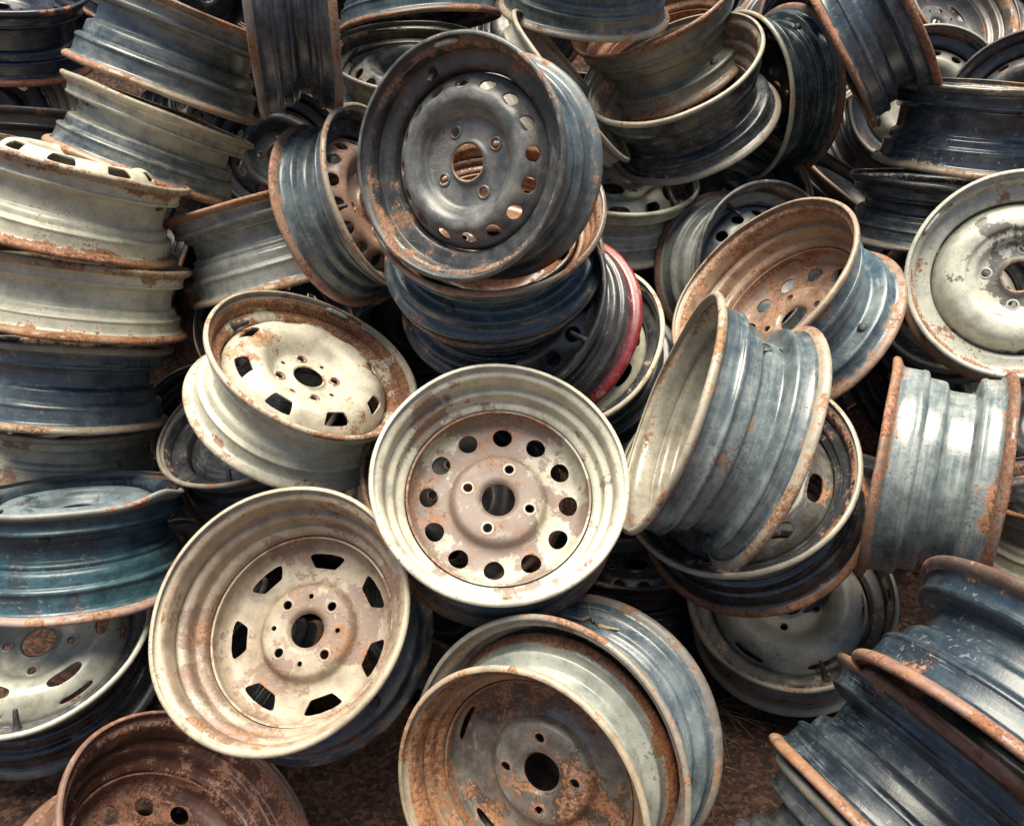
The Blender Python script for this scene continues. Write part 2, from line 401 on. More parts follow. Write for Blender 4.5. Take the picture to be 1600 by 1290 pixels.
_disc = {}
def build_disc(prof, style, n, rd, nlug, lug_off, dowel):
    key = (prof, style, n, round(rd, 4), nlug, round(lug_off, 3), dowel)
    if key in _disc: return _disc[key]
    sc = rd / .1505
    p = chaikin(DISC_PROF[prof], 1)
    p = p.copy(); big = p[:, 0] > .07
    p[:, 0] = np.where(big, .07 + (p[:, 0] - .07) * (rd - .07) / (.1505 - .07), p[:, 0])
    d = np.concatenate([[0], np.cumsum(np.hypot(*np.diff(p, axis=0).T))])
    rho = p[0, 0] + d                                     # arc length from the bore
    r_to_rho = lambda r: np.interp(r, p[:, 0], rho)
    nt = 72
    loops = []
    for lp in hole_loops(style, n, sc):
        rr = np.hypot(lp[:, 0], lp[:, 1]); a = np.arctan2(lp[:, 1], lp[:, 0])
        c_r = rr.mean(); c_rho = float(r_to_rho(c_r))
        r2 = c_rho + (rr - c_r) * 1.0
        r2 = np.minimum(r2, rho[-1] - .004)
        loops.append(np.stack([r2 * np.cos(a), r2 * np.sin(a)], 1))
    lugs = []
    for i in range(nlug):
        a = lug_off + 2 * math.pi * i / nlug
        lr = .0525; lrho = float(r_to_rho(lr))
        lugs.append((a, lr))
        k = np.linspace(0, 2 * np.pi, 14, endpoint=False)
        loops.append(np.stack([lrho * math.cos(a) + .0074 * np.cos(k), lrho * math.sin(a) + .0074 * np.sin(k)], 1))
        if dowel:
            a2 = a + math.pi / nlug
            loops.append(np.stack([lrho * math.cos(a2) + .0042 * np.cos(k), lrho * math.sin(a2) + .0042 * np.sin(k)], 1))
    pts = []; edges = []; isedge = []
    th = np.linspace(0, 2 * np.pi, nt, endpoint=False)
    rings = [np.stack([q * np.cos(th), q * np.sin(th)], 1) for q in rho]
    for idx in (0, len(rho) - 1):
        b = len(pts); pts += [tuple(x) for x in rings[idx]]; isedge += [1.0] * nt
        edges += [(b + i, b + (i + 1) % nt) for i in range(nt)]
    for lp in loops:
        b = len(pts); m = len(lp); pts += [tuple(x) for x in lp]; isedge += [1.0] * m
        edges += [(b + i, b + (i + 1) % m) for i in range(m)]
        c = lp.mean(0); dv = lp - c
        l2 = c + dv * (1 + .0032 / np.linalg.norm(dv, axis=1))[:, None]
        if np.hypot(l2[:, 0], l2[:, 1]).max() < rho[-1] - .001:
            pts += [tuple(x) for x in l2]; isedge += [.5] * m
    G = np.concatenate(rings[1:-1])
    keep = np.ones(len(G), bool)
    for lp in loops:
        c = lp.mean(0); dv = lp - c; lim = np.linalg.norm(dv, axis=1)
        la = np.arctan2(dv[:, 1], dv[:, 0]); order = np.argsort(la)
        g = G - c; ga = np.arctan2(g[:, 1], g[:, 0])
        bound = np.interp(ga, la[order], lim[order], period=2 * np.pi)
        keep &= np.linalg.norm(g, axis=1) > bound + .0050
    G = G[keep]
    pts += [tuple(x) for x in G]; isedge += [0.0] * len(G)
    res = delaunay_2d_cdt([Vector(q) for q in pts], edges, [], 0, 1e-7)
    V2 = np.array([(v.x, v.y) for v in res[0]]); F = np.array([tuple(f) for f in res[2]]); src = res[3]
    E = np.array([isedge[s[0]] if s else 0.0 for s in src])
    cen = V2[F].mean(1); cr = np.hypot(cen[:, 0], cen[:, 1])
    ok = cr > rho[0] * math.cos(math.pi / nt) - 1e-5
    for lp in loops:
        x, y = cen[:, 0], cen[:, 1]; X, Y = lp[:, 0], lp[:, 1]; X2, Y2 = np.roll(X, -1), np.roll(Y, -1)
        ins = np.zeros(len(cen), bool)
        nearm = np.hypot(x - X.mean(), y - Y.mean()) < .05
        for a, b, c_, d_ in zip(X, Y, X2, Y2):
            cross = ((b > y) != (d_ > y)) & (x < (c_ - a) * (y - b) / (d_ - b + 1e-15) + a)
            ins ^= cross
        ok &= ~(ins & nearm)
    F = F[ok]
    used = np.unique(F); remap = -np.ones(len(V2), int); remap[used] = np.arange(len(used))
    V2 = V2[used]; E = E[used]; F = remap[F]
    rr = np.hypot(V2[:, 0], V2[:, 1]); a = np.arctan2(V2[:, 1], V2[:, 0])
    r3 = np.interp(rr, rho, p[:, 0]); e3 = np.interp(rr, rho, p[:, 1])
    X = np.stack([r3 * np.cos(a), r3 * np.sin(a), -e3], 1)
    # orient up, vertex normals
    fn = np.cross(X[F[:, 1]] - X[F[:, 0]], X[F[:, 2]] - X[F[:, 0]])
    tn = np.gradient(p, axis=0); nr = np.stack([-tn[:, 1], -tn[:, 0]], 1)  # profile normal (r, e) -> want +z (=-e) and outward
    nrm2 = np.stack([tn[:, 1], tn[:, 0]], 1); nrm2 /= np.linalg.norm(nrm2, axis=1)[:, None]   # (dr, dz) with dz = -de
    n_r = np.interp(rr, rho, nrm2[:, 0]); n_z = np.interp(rr, rho, nrm2[:, 1])
    VN = np.stack([n_r * np.cos(a), n_r * np.sin(a), n_z], 1); VN /= np.linalg.norm(VN, axis=1)[:, None]
    fl = (fn * VN[F[:, 0]]).sum(1) < 0
    F[fl] = F[fl][:, ::-1]
    # holes pressed in a little at their edge
    hole_e = E * (rr > rho[0] + .004) * (rr < rho[-1] - .002)
    X = X - VN * (hole_e * .0011)[:, None]
    Bk = X - VN * T_DISC
    nV = len(X)
    tris = np.concatenate([F, F[:, ::-1] + nV])
    # walls round the open edges
    ed = np.concatenate([F[:, [0, 1]], F[:, [1, 2]], F[:, [2, 0]]])
    s = set(map(tuple, ed.tolist()))
    bd = [(i, j) for i, j in s if (j, i) not in s]
    quads = np.array([(j, i, i + nV, j + nV) for i, j in bd])
    V = np.concatenate([X, Bk])
    side = np.concatenate([np.zeros(nV), np.ones(nV)])
    ee = np.clip(E, 0, 1); ee = np.where(rr > rho[-1] - .012, .8, ee * .7)
    me = make_mesh("centre_disc", V, quads, tris, side, np.concatenate([ee, ee]), sharp=50)
    _disc[key] = (me, lugs)
    return _disc[key]

def build_lug_seat():
    prof = [(.0074, -.0044), (.0074, .0002), (.0084, .0012), (.0096, .0012), (.0110, .0004), (.0118, -.0008), (.0118, -.0030), (.0110, -.0042), (.0096, -.0048), (.0084, -.0048), (.0074, -.0044)]
    V, Q = strip(prof, 18)
    return make_mesh("lug_seat", V, Q, side=np.zeros(len(V)), edge=np.full(len(V), .3), sharp=35)
LUG = build_lug_seat()

def build_valve():
    prof = [(.0001, -.0070), (.0040, -.0068), (.0078, -.0050), (.0088, -.0022), (.0088, .0004), (.0072, .0014), (.0070, .0034), (.0062, .0060), (.0050, .0120), (.0045, .0240), (.0045, .0270), (.0040, .0272), (.0040, .0340), (.0032, .0350), (.0001, .0350)]
    V, Q = strip(chaikin(prof[::-1], 1), 16)
    return make_mesh("valve_stem", V, Q, side=np.zeros(len(V)), edge=np.zeros(len(V)), sharp=40)
VALVE = build_valve()
RUBBER = simple_mat("old_rubber", (.045, .045, .048), .55, 120, .6, .4, .001)

RUST_O = (.44, .175, .065)      # orange rust
RUST_P = (.29, .145, .068)       # pale pinkish rust
RUST_D = (.20, .085, .045)     # dark brown rust
RUST_T = (.42, .30, .19)       # tan, dusty
DUST_C = (.46, .42, .33)
DUST_G = (.34, .35, .33)

# ---------------------------------------------------------------- how each wheel looks
SLATE = (.085, .118, .145); NAVY = (.020, .030, .050); BLACK = (.012, .013, .020); COAL = (.032, .034, .042)
CREAM = (.62, .59, .46); SILVER = (.45, .45, .39); PALE = (.50, .51, .45); TAN = (.43, .36, .27); GREY = (.20, .21, .21)
TEAL = (.045, .155, .19); OLIVE = (.15, .15, .115); RED = (.22, .006, .012); BROWN = (.16, .085, .055); STEEL = (.24, .28, .30)

SPEC = {}
def _dark(c):
    l = sum(c) / 3
    return (c[0] * .88, c[1] * .90, c[2] * .93) if l < .15 and c[2] >= c[0] else c

def S(k, label, o=SLATE, i=GREY, f=None, b=None, rust=(.25, .45), fr=(.7, .7), fl=None, rl=RUST_O, dust=.35, dcol=DUST_C, gloss=.36,
      kind=0, disc=('std', 'round', 14), h0=0, l0=0, nlug=4, dowel=False, va=None, dents=(), wob=.0016, dr=None, edge=.5, frl=None, st=(0, 0), sc=(.12, .07, .055), band=None, weights=()):
    o, i = _dark(o), _dark(i); f = _dark(f) if f else None; b = _dark(b) if b else None
    fl = fl or (o, o)
    SPEC[k] = dict(label=label, o=o, i=i, f=f or i, b=b or i, rust=rust, fr=fr, fl=fl, rl=rl, dust=dust, dcol=dcol, gloss=gloss, kind=kind, disc=disc,
                   h0=h0, l0=l0, nlug=nlug, dowel=dowel, va=va, dents=dents, wob=wob, dr=dr or rust, edge=edge, frl=frl or (rl, rl), st=st, sc=sc, band=band, weights=weights)

S('W1', "tan dusty open-backed wheel with seven wide slots, above the dark red-brown wheel", o=(.05, .075, .10), i=(.34, .265, .19), f=TAN, b=(.33, .26, .19), rust=(.3, .38), fr=(.55, .15), fl=(COAL, (.43, .36, .265)), rl=RUST_P, dust=.55, gloss=.5,
  disc=('flat', 'trap', 7), h0=2, l0=42, dowel=True, frl=(RUST_P, RUST_T), dr=(.3, .36), st=(.52, .58), sc=(.17, .105, .08))
S('W2', "pale grey open-backed wheel with twelve round holes at the centre of the pile", o=(.10, .11, .11), i=(.52, .49, .39), f=PALE, b=(.47, .43, .34), rust=(.4, .30), fr=(.8, .02), fl=(BROWN, (.60, .57, .46)), rl=(0.271, 0.143, 0.091), dust=.6, gloss=.5,
  disc=('flat', 'round_in', 12), h0=5, l0=21, frl=(RUST_P, RUST_T), dr=(.3, .47), st=(.50, .72), sc=(.15, .095, .082))
S('W3', "cream wheel with rust-stained face and rectangular slots, tilted beside the tall cream stack", o=(.58, .56, .44), i=CREAM, f=(.58, .54, .43), b=CREAM, rust=(.22, .82), fr=(.58, .45), fl=((.45, .40, .30), (.50, .46, .36)), rl=(0.286, 0.117, 0.042), dust=.3, gloss=.45,
  kind=2, disc=('dish', 'rect', 8), h0=69, l0=333, dowel=True, va=20, dr=(.40, .5), frl=(RUST_P, RUST_T), edge=.6, st=(.3, .45), sc=(.36, .22, .11), weights=(305,))
S('W4', "big black wheel with a ring of small round holes, atop the middle stack", o=(.065, .100, .128), i=(.05, .05, .05), f=(.125, .132, .135), b=(.30, .14, .08), rust=(.15, .5), fr=(.38, .5), fl=((.060, .062, .064), (.10, .13, .15)), rl=RUST_P, dust=.62, dcol=(.32, .31, .27), gloss=.36,
  kind=0, disc=('std', 'small', 16), h0=185, l0=31, va=26, dr=(.22, .5), wob=.0008, st=(.2, .3), sc=(.20, .17, .13), weights=(8,))
S('W5', "blue-black barrel with tan lip directly under the big black holed wheel", o=(.060, .098, .122), i=(.30, .13, .06), f=COAL, rust=(.12, .7), fr=(.55, .62), fl=((.06, .08, .09), (.22, .17, .13)), rl=(0.366, 0.169, 0.076), dust=.25, dcol=(.25, .3, .32), gloss=.3, kind=1)
S('W6', "dark wheel with chipped brown lip, wedged above the pale twelve-hole wheel", o=(.018, .032, .048), i=COAL, rust=(.15, .5), fr=(.5, .55), fl=(COAL, (.12, .10, .085)), rl=RUST_P, dust=.3, dcol=(.2, .22, .24), gloss=.32, kind=1)
S('W7', "charcoal barrel with one bright red painted edge", o=(.06, .062, .066), i=(.05, .05, .05), rust=(.1, .4), fr=(.3, .30), fl=(COAL, RED), rl=RUST_P, dust=.18, dcol=(.20, .17, .17), gloss=.3, kind=1, va=257, band=((.16, .03, .04), -.046))
S('W8', "cream wheel with dark oval slots half hidden behind the red-edged barrel", o=(.035, .042, .05), i=COAL, f=(.60, .56, .43), rust=(.2, .4), fr=(.42, .3), fl=((.50, .46, .34), COAL), rl=RUST_T, dust=.25, gloss=.42, disc=('dish', 'oval_out', 9), h0=295, dr=(.22, .4), st=(0, .25), sc=(.3, .22, .13))
S('W9', "silver wheel with oval slots lying flat behind the big black holed wheel", o=(.44, .43, .35), i=COAL, f=(.58, .56, .44), rust=(.2, .4), fr=(.25, .5), fl=((.46, .45, .36), (.40, .34, .26)), rl=RUST_T, dust=.3, gloss=.35, disc=('std', 'oval', 9), h0=212, dr=(.18, .4), st=(.25, .2), sc=(.16, .13, .1))
S('W10', "black-faced wheel with round holes, peering over the open blue wheel", o=(.26, .27, .25), i=COAL, f=(.10, .125, .14), rust=(.2, .4), fr=(.15, .9), fl=((.03, .032, .035), BROWN), rl=(0.271, 0.130, 0.071), dust=.35, dcol=(.32, .33, .3), gloss=.35, disc=('std', 'round', 14), h0=27, frl=(RUST_T, RUST_D), dr=(.22, .4))
S('W11', "open blue wheel, rusty brown inside with round holes, beside the silver smooth-faced wheel", o=(.075, .125, .16), i=(.30, .19, .12), f=(.3, .2, .15), b=(.27, .16, .11), rust=(.2, .62), fr=(.75, .72), fl=((.28, .17, .12), (.36, .27, .19)), rl=(0.334, 0.176, 0.091), dust=.4, dcol=(.40, .42, .38), gloss=.35,
  disc=('flat', 'round_in', 12), h0=278, l0=315, va=84, edge=.8, frl=(RUST_P, RUST_T), st=(.2, .4), sc=(.16, .09, .06))
S('W12', "blue-grey barrel lying on its side with dusty grey inside, resting in a dark wheel", o=(.10, .13, .145), i=(.33, .30, .24), f=GREY, b=(.3, .27, .22), rust=(.16, .36), fr=(.55, .5), fl=((.42, .36, .28), (.46, .40, .31)), rl=RUST_P, dust=.35, dcol=(.42, .45, .42), gloss=.31,
  va=149, edge=.7, frl=((0.382, 0.222, 0.121), (0.398, 0.222, 0.111)), dr=(.3, .4), st=(.25, .3), sc=(.12, .11, .10))
S('W13', "dark wheel with cream lip and orange rear edge holding up the blue-grey barrel", o=(.028, .032, .038), i=COAL, f=(.085, .075, .065), rust=(.2, .5), fr=(.2, .95), fl=((.40, .36, .28), (.3, .14, .07)), rl=RUST_O, dust=.3, dcol=(.3, .3, .28), gloss=.3, kind=1, disc=('std', 'oval', 8), h0=277, frl=(RUST_T, RUST_O), dr=(.3, .5), weights=(140,))
S('W14', "black wheel squeezed between the orange-edged wheel and the silver dished wheel", o=(.022, .022, .025), i=COAL, rust=(.2, .5), fr=(.5, .45), fl=(COAL, COAL), rl=RUST_D, dust=.3, dcol=(.22, .21, .2), gloss=.3, kind=1)
S('W15', "silver dished wheel with slits round its edge, lowest of its stack on the soil", o=(.20, .20, .17), i=COAL, f=(.44, .42, .34), rust=(.2, .5), fr=(.25, .2), fl=((.30, .27, .21), (.40, .40, .33)), rl=RUST_T, dust=.3, gloss=.36, disc=('dish', 'slit', 6), h0=156, dr=(.2, .4))
S('W16', "silver-blue barrel with rusty rims standing on edge, stepped drop in its middle", o=(.145, .18, .195), i=GREY, rust=(.14, .5), fr=(.85, .95), fl=(BROWN, (.33, .18, .12)), rl=(0.366, 0.157, 0.071), dust=.5, dcol=(.52, .54, .49), gloss=.33, edge=.9, frl=(RUST_D, (0.398, 0.163, 0.076)), st=(.35, 0), sc=(.16, .19, .21))
S('W17', "silver smooth-faced wheel without holes, scuffed black, below the glossy blue-black barrel", o=(.35, .35, .30), i=SILVER, f=(.56, .56, .48), rust=(.2, .4), fr=(.12, .7), fl=((.44, .44, .38), (.35, .2, .12)), rl=RUST_P, dust=.25, dcol=(.40, .40, .34), gloss=.34, disc=('plain', 'none', 0), l0=356, dr=(.12, .4), frl=(RUST_T, RUST_O), st=(.3, .50), sc=(.04, .03, .03), va=250, weights=(60,))
S('W18', "glossy blue-black barrel with tan lower lip, stacked above the silver smooth-faced wheel", o=(.024, .040, .065), i=COAL, rust=(.1, .4), fr=(.35, .6), fl=((.10, .095, .085), (.34, .28, .21)), rl=RUST_T, dust=.22, dcol=(.35, .36, .33), gloss=.22, kind=2)
S('W19', "dark grey barrel under the glossy blue-black barrel, behind the silver smooth-faced wheel", o=(.05, .06, .07), i=COAL, rust=(.1, .4), fr=(.3, .5), fl=(COAL, (.25, .21, .17)), rl=RUST_T, dust=.3, dcol=(.26, .27, .26), gloss=.3, kind=1)
S('W20', "dark blue barrel leaning on edge with two red-brown rusted rims", o=(.045, .065, .09), i=COAL, rust=(.12, .4), fr=(.95, .95), fl=(BROWN, BROWN), rl=(0.310, 0.132, 0.072), dust=.25, dcol=(.25, .28, .3), gloss=.3, kind=0, edge=.5)
S('W21', "blue-black ribbed barrel with thin cream lip and open end, behind the olive barrel", o=(.032, .050, .062), i=BLACK, rust=(.1, .3), fr=(.7, .1), fl=(BROWN, (.34, .33, .26)), rl=RUST_P, dust=.3, dcol=(.25, .3, .3), gloss=.3, kind=1, va=34, frl=(RUST_D, RUST_T))
S('W22', "grey wheel showing its back and dark bore at the top corner of the pile", o=COAL, i=(.12, .10, .09), b=(.17, .17, .175), rust=(.2, .4), fr=(.5, .55), fl=(COAL, (.22, .17, .13)), rl=RUST_P, dust=.3, dcol=(.3, .3, .28), gloss=.4, disc=('flat', 'trap', 6), l0=20, dowel=True, dr=(.3, .33))
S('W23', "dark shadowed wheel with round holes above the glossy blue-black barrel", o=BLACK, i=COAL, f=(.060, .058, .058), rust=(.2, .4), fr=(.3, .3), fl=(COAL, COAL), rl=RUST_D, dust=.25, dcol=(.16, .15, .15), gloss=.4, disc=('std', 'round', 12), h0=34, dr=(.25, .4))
S('W24', "olive-grey barrel with rusty inside, sitting in the cream-lipped dark wheel", o=(.155, .165, .135), i=(.20, .085, .045), b=(.2, .09, .05), rust=(.2, .8), fr=(.85, .85), fl=((.34, .24, .17), BROWN), rl=(0.334, 0.150, 0.071), dust=.45, dcol=(.28, .27, .19), gloss=.36, va=109, edge=.6, st=(.4, .3), sc=(.08, .075, .055))
S('W25', "dark blue-black wheel with broad cream lips under the olive-grey barrel", o=(.030, .036, .045), i=(.20, .15, .12), rust=(.12, .5), fr=(.45, .25), fl=((.38, .34, .26), (.36, .32, .25)), rl=RUST_T, dust=.3, dcol=(.3, .31, .28), gloss=.3, kind=0)
S('W26', "teal-grey barrel with cream-brown lower lip at the top, over the olive-grey barrel", o=(.085, .125, .13), i=COAL, rust=(.18, .5), fr=(.5, .6), fl=(COAL, (.40, .34, .26)), rl=RUST_T, dust=.4, dcol=(.35, .35, .28), gloss=.34, kind=2)
S('W27', "blue-grey barrel with rusty brown lower lip at the top, beside the upright dark barrel", o=(.085, .125, .15), i=COAL, rust=(.15, .5), fr=(.5, .9), fl=(COAL, BROWN), rl=(0.286, 0.130, 0.066), dust=.3, dcol=(.3, .34, .34), gloss=.32, kind=2)
S('W28', "grey barrel with cream lower band, under the blue-grey barrel with rusty lower lip", o=(.33, .32, .26), i=COAL, rust=(.2, .5), fr=(.4, .15), fl=(GREY, CREAM), rl=RUST_P, dust=.35, gloss=.36, kind=1, st=(.35, 0), sc=(.1, .1, .09), band=((.58, .56, .45), -.035))
S('W29', "dark blue barrel standing upright on edge between the leaning stack and the blue-grey barrel", o=(.040, .055, .075), i=COAL, rust=(.15, .5), fr=(.6, .5), fl=((.25, .20, .16), (.22, .18, .15)), rl=RUST_P, dust=.45, dcol=(.32, .36, .36), gloss=.3, kind=1)
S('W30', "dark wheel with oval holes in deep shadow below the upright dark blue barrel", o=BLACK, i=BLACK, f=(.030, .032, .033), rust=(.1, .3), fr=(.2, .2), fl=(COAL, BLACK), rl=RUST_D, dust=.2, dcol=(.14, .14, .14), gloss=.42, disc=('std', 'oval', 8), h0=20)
S('W31', "slate blue-grey barrel, upper one of the leaning stack", o=(.155, .180, .185), i=COAL, rust=(.14, .5), fr=(.9, .75), fl=(BROWN, (.34, .26, .19)), rl=(0.318, 0.163, 0.091), dust=.35, dcol=(.38, .38, .34), gloss=.34, kind=0, st=(.35, .2), sc=(.07, .09, .105), band=((.075, .100, .120), .018))
S('W32', "grey and cream barrel with wavy orange-brown lower lip, lower one of the leaning stack", o=(.36, .36, .30), i=COAL, rust=(.2, .5), fr=(.5, .85), fl=((.42, .38, .29), (.40, .26, .17)), rl=(0.382, 0.176, 0.086), dust=.4, dcol=(.46, .44, .35), gloss=.34, kind=0, wob=.0022, st=(.42, .2), sc=(.09, .11, .125), band=((.070, .092, .108), -.004))
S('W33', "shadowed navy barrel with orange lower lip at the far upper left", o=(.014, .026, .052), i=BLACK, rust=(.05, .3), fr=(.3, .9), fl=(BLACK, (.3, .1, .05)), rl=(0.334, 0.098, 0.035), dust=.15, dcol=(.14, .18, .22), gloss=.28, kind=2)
S('W34', "cream barrel with slotted face, topmost of the tall stack at the left edge", o=(.58, .56, .44), i=CREAM, f=(.64, .62, .50), rust=(.24, .5), fr=(.75, .98), fl=((.40, .34, .25), (.42, .24, .13)), rl=(0.366, 0.163, 0.060), dust=.3, gloss=.4, kind=2, disc=('proud', 'rect_in', 8), h0=58, edge=.8, frl=(RUST_D, (0.398, 0.163, 0.060)), dr=(.15, .5), st=(.35, .2), sc=(.20, .14, .09))
S('W35', "cream barrel with thick orange-rusted lower lip, second in the tall stack", o=(.60, .58, .46), i=CREAM, rust=(.2, .5), fr=(.75, 1.0), fl=((.40, .32, .22), (.42, .24, .12)), rl=(0.366, 0.163, 0.055), dust=.3, gloss=.4, kind=2, edge=.7, frl=(RUST_P, (0.398, 0.176, 0.060)), st=(.30, .2), sc=(.22, .15, .10))
S('W36', "slate-blue barrel with tan lower lip, third from top of the tall stack", o=(.075, .105, .13), i=COAL, rust=(.15, .5), fr=(.35, .7), fl=((.34, .31, .24), (.42, .34, .26)), rl=RUST_T, dust=.35, dcol=(.32, .33, .28), gloss=.32, kind=0)
S('W37', "faded cream-grey barrel at the bottom of the tall stack, behind the teal wheel", o=(.40, .38, .29), i=COAL, rust=(.25, .5), fr=(.55, .6), fl=((.35, .29, .22), BROWN), rl=RUST_P, dust=.4, gloss=.42, kind=2, st=(.4, .2), sc=(.16, .12, .08))
S('W38', "teal-blue worn wheel lying flat with a bent lip, below the tall cream stack", o=(.035, .105, .130), i=(.12, .16, .18), f=(.16, .20, .22), rust=(.2, .35), fr=(.42, .6), fl=((.25, .24, .21), (.35, .22, .17)), rl=RUST_P, dust=.75, dcol=(.17, .24, .29), gloss=.4, kind=1, disc=('plain', 'round', 8), va=191,
  dents=((250, 1, .006, .012, 12), (278, 1, -.010, -.004, 9)), wob=.002, dr=(.3, .4), edge=.25, st=(.55, .45), sc=(.022, .04, .06))
S('W39', "silver wheel with long oval slots and valve stem, under the teal-blue wheel", o=(.030, .036, .045), i=COAL, f=(.46, .45, .38), rust=(.15, .4), fr=(.12, .2), fl=((.42, .42, .36), COAL), rl=RUST_D, dust=.25, dcol=(.4, .38, .31), gloss=.33, disc=('dish', 'oval_slit', 6), h0=218, va=182, dr=(.25, .4))
S('W40', "dark red-brown rusted wheel at the bottom, below the tan seven-slot wheel", o=BROWN, i=(.08, .03, .02), b=(.08, .03, .02), rust=(.6, .6), fr=(.7, .6), fl=(BROWN, (.20, .10, .07)), rl=(0.240, 0.100, 0.060), dust=.2, dcol=(.2, .12, .09), gloss=.5, disc=('flat', 'round_in', 12))
S('W41', "dark grey wheel leaning underneath the cream rust-stained wheel", o=(.07, .075, .075), i=COAL, f=COAL, rust=(.2, .4), fr=(.5, .5), fl=((.26, .23, .19), COAL), rl=RUST_P, dust=.35, dcol=(.28, .27, .23), gloss=.4, disc=('std', 'none', 0))
S('W42', "silver-grey barrel with orange lower lip between the cream stack and the holed slate wheel", o=(.27, .29, .28), i=COAL, f=(.34, .33, .28), rust=(.15, .4), fr=(.92, .8), fl=((.36, .20, .13), (.45, .36, .25)), rl=(0.366, 0.169, 0.081), dust=.3, gloss=.32, kind=1, frl=((0.350, 0.143, 0.066), (0.398, 0.195, 0.081)), st=(.3, .2), sc=(.12, .12, .12))
S('W43', "slate wheel on edge with rusty pink holed face, beside the big black wheel", o=(.100, .128, .140), i=COAL, f=(.36, .21, .15), rust=(.12, .5), fr=(.55, .85), fl=((.36, .31, .24), (.40, .24, .17)), rl=(0.334, 0.157, 0.081), dust=.3, dcol=(.34, .38, .37), gloss=.34, disc=('std', 'round', 16), h0=66, va=93, dr=(.5, .5), frl=(RUST_T, (0.366, 0.169, 0.086)), dents=((200, -1, .003, 0, 20),))
S('W44', "large slate-blue barrel at the bottom centre with a smaller wheel nested in it", o=(.095, .130, .155), i=(.2, .17, .14), rust=(.14, .45), fr=(.55, .55), fl=((.22, .19, .17), (.26, .23, .19)), rl=RUST_P, dust=.4, dcol=(.33, .36, .36), gloss=.33, kind=1, st=(.3, .3), sc=(.05, .07, .09))
S('W45', "smaller wheel, rust-brown inside with orange rear lip, nested in the large barrel", o=(.34, .36, .33), i=(.30, .17, .09), b=(.17, .145, .125), rust=(.14, .66), fr=(.98, .5), fl=((.34, .14, .06), (.40, .32, .22)), rl=(0.366, 0.163, 0.060), dust=.5, dcol=(.46, .47, .41), gloss=.36, kind=2, disc=('flat', 'slit', 5), h0=70, l0=355, frl=((0.382, 0.124, 0.035), (0.366, 0.195, 0.081)), dr=(.3, .6), edge=.7, st=(.3, .58), sc=(.05, .032, .024))
S('W46', "glossy navy barrel with rust-flecked rims, above the scraped black-blue barrel", o=(.020, .036, .054), i=COAL, rust=(.18, .4), fr=(.5, .5), fl=((.12, .07, .05), (.30, .16, .11)), rl=(0.262, 0.101, 0.037), dust=.3, dcol=(.16, .23, .28), gloss=.40, kind=0, edge=.45, st=(.42, .2), sc=(.012, .016, .024))
S('W47', "black-blue barrel with pale scrapes and orange rim, below the glossy navy barrel", o=(.016, .028, .042), i=COAL, rust=(.15, .4), fr=(.62, .5), fl=((.20, .08, .04), (.34, .16, .08)), rl=(0.262, 0.101, 0.037), dust=.5, dcol=(.30, .36, .38), gloss=.40, kind=0, edge=.4, st=(.40, .2), sc=(.012, .014, .02))
S('W48', "wheel with thin cream lip almost hidden below the scraped black-blue barrel", o=(.05, .06, .07), i=COAL, rust=(.15, .4), fr=(.1, .5), fl=((.45, .42, .33), BROWN), rl=RUST_P, dust=.3, gloss=.34)
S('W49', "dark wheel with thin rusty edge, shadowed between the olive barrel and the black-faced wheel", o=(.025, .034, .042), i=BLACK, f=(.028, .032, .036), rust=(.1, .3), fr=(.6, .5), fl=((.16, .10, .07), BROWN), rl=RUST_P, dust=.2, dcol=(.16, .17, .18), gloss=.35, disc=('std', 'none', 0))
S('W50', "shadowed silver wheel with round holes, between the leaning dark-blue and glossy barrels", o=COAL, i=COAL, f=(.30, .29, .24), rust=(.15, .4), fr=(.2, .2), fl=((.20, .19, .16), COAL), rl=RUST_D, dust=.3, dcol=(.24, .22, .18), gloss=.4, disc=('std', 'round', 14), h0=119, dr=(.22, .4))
S('W51', "cream wheel with oval slots half covered by the silver smooth-faced wheel", o=COAL, i=COAL, f=(.56, .54, .43), rust=(.15, .4), fr=(.15, .2), fl=((.48, .46, .36), COAL), rl=RUST_T, dust=.25, gloss=.38, disc=('std', 'oval', 9), h0=158, dr=(.18, .4))
S('W52', "cream barrel cut off by the right edge, behind the silver-blue barrel", o=(.40, .38, .30), i=COAL, rust=(.2, .5), fr=(.85, .6), fl=(BROWN, BROWN), rl=RUST_O, dust=.3, gloss=.4, kind=2)
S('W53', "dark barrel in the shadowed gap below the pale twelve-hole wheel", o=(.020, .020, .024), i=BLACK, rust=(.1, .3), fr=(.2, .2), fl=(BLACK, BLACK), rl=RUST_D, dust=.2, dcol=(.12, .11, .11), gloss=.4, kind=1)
S('W54', "grey-brown wheel seen edge-on, slanting between the big black wheel and olive barrel", o=(.30, .29, .25), i=GREY, rust=(.2, .4), fr=(.4, .4), fl=((.34, .31, .25), (.30, .27, .22)), rl=RUST_P, dust=.35, gloss=.38)
S('W55', "brown-lipped wheel mostly covered by the pale twelve-hole wheel", o=(.09, .085, .08), i=COAL, rust=(.3, .5), fr=(.8, .7), fl=((.26, .18, .14), BROWN), rl=(0.271, 0.143, 0.086), dust=.3, gloss=.4)

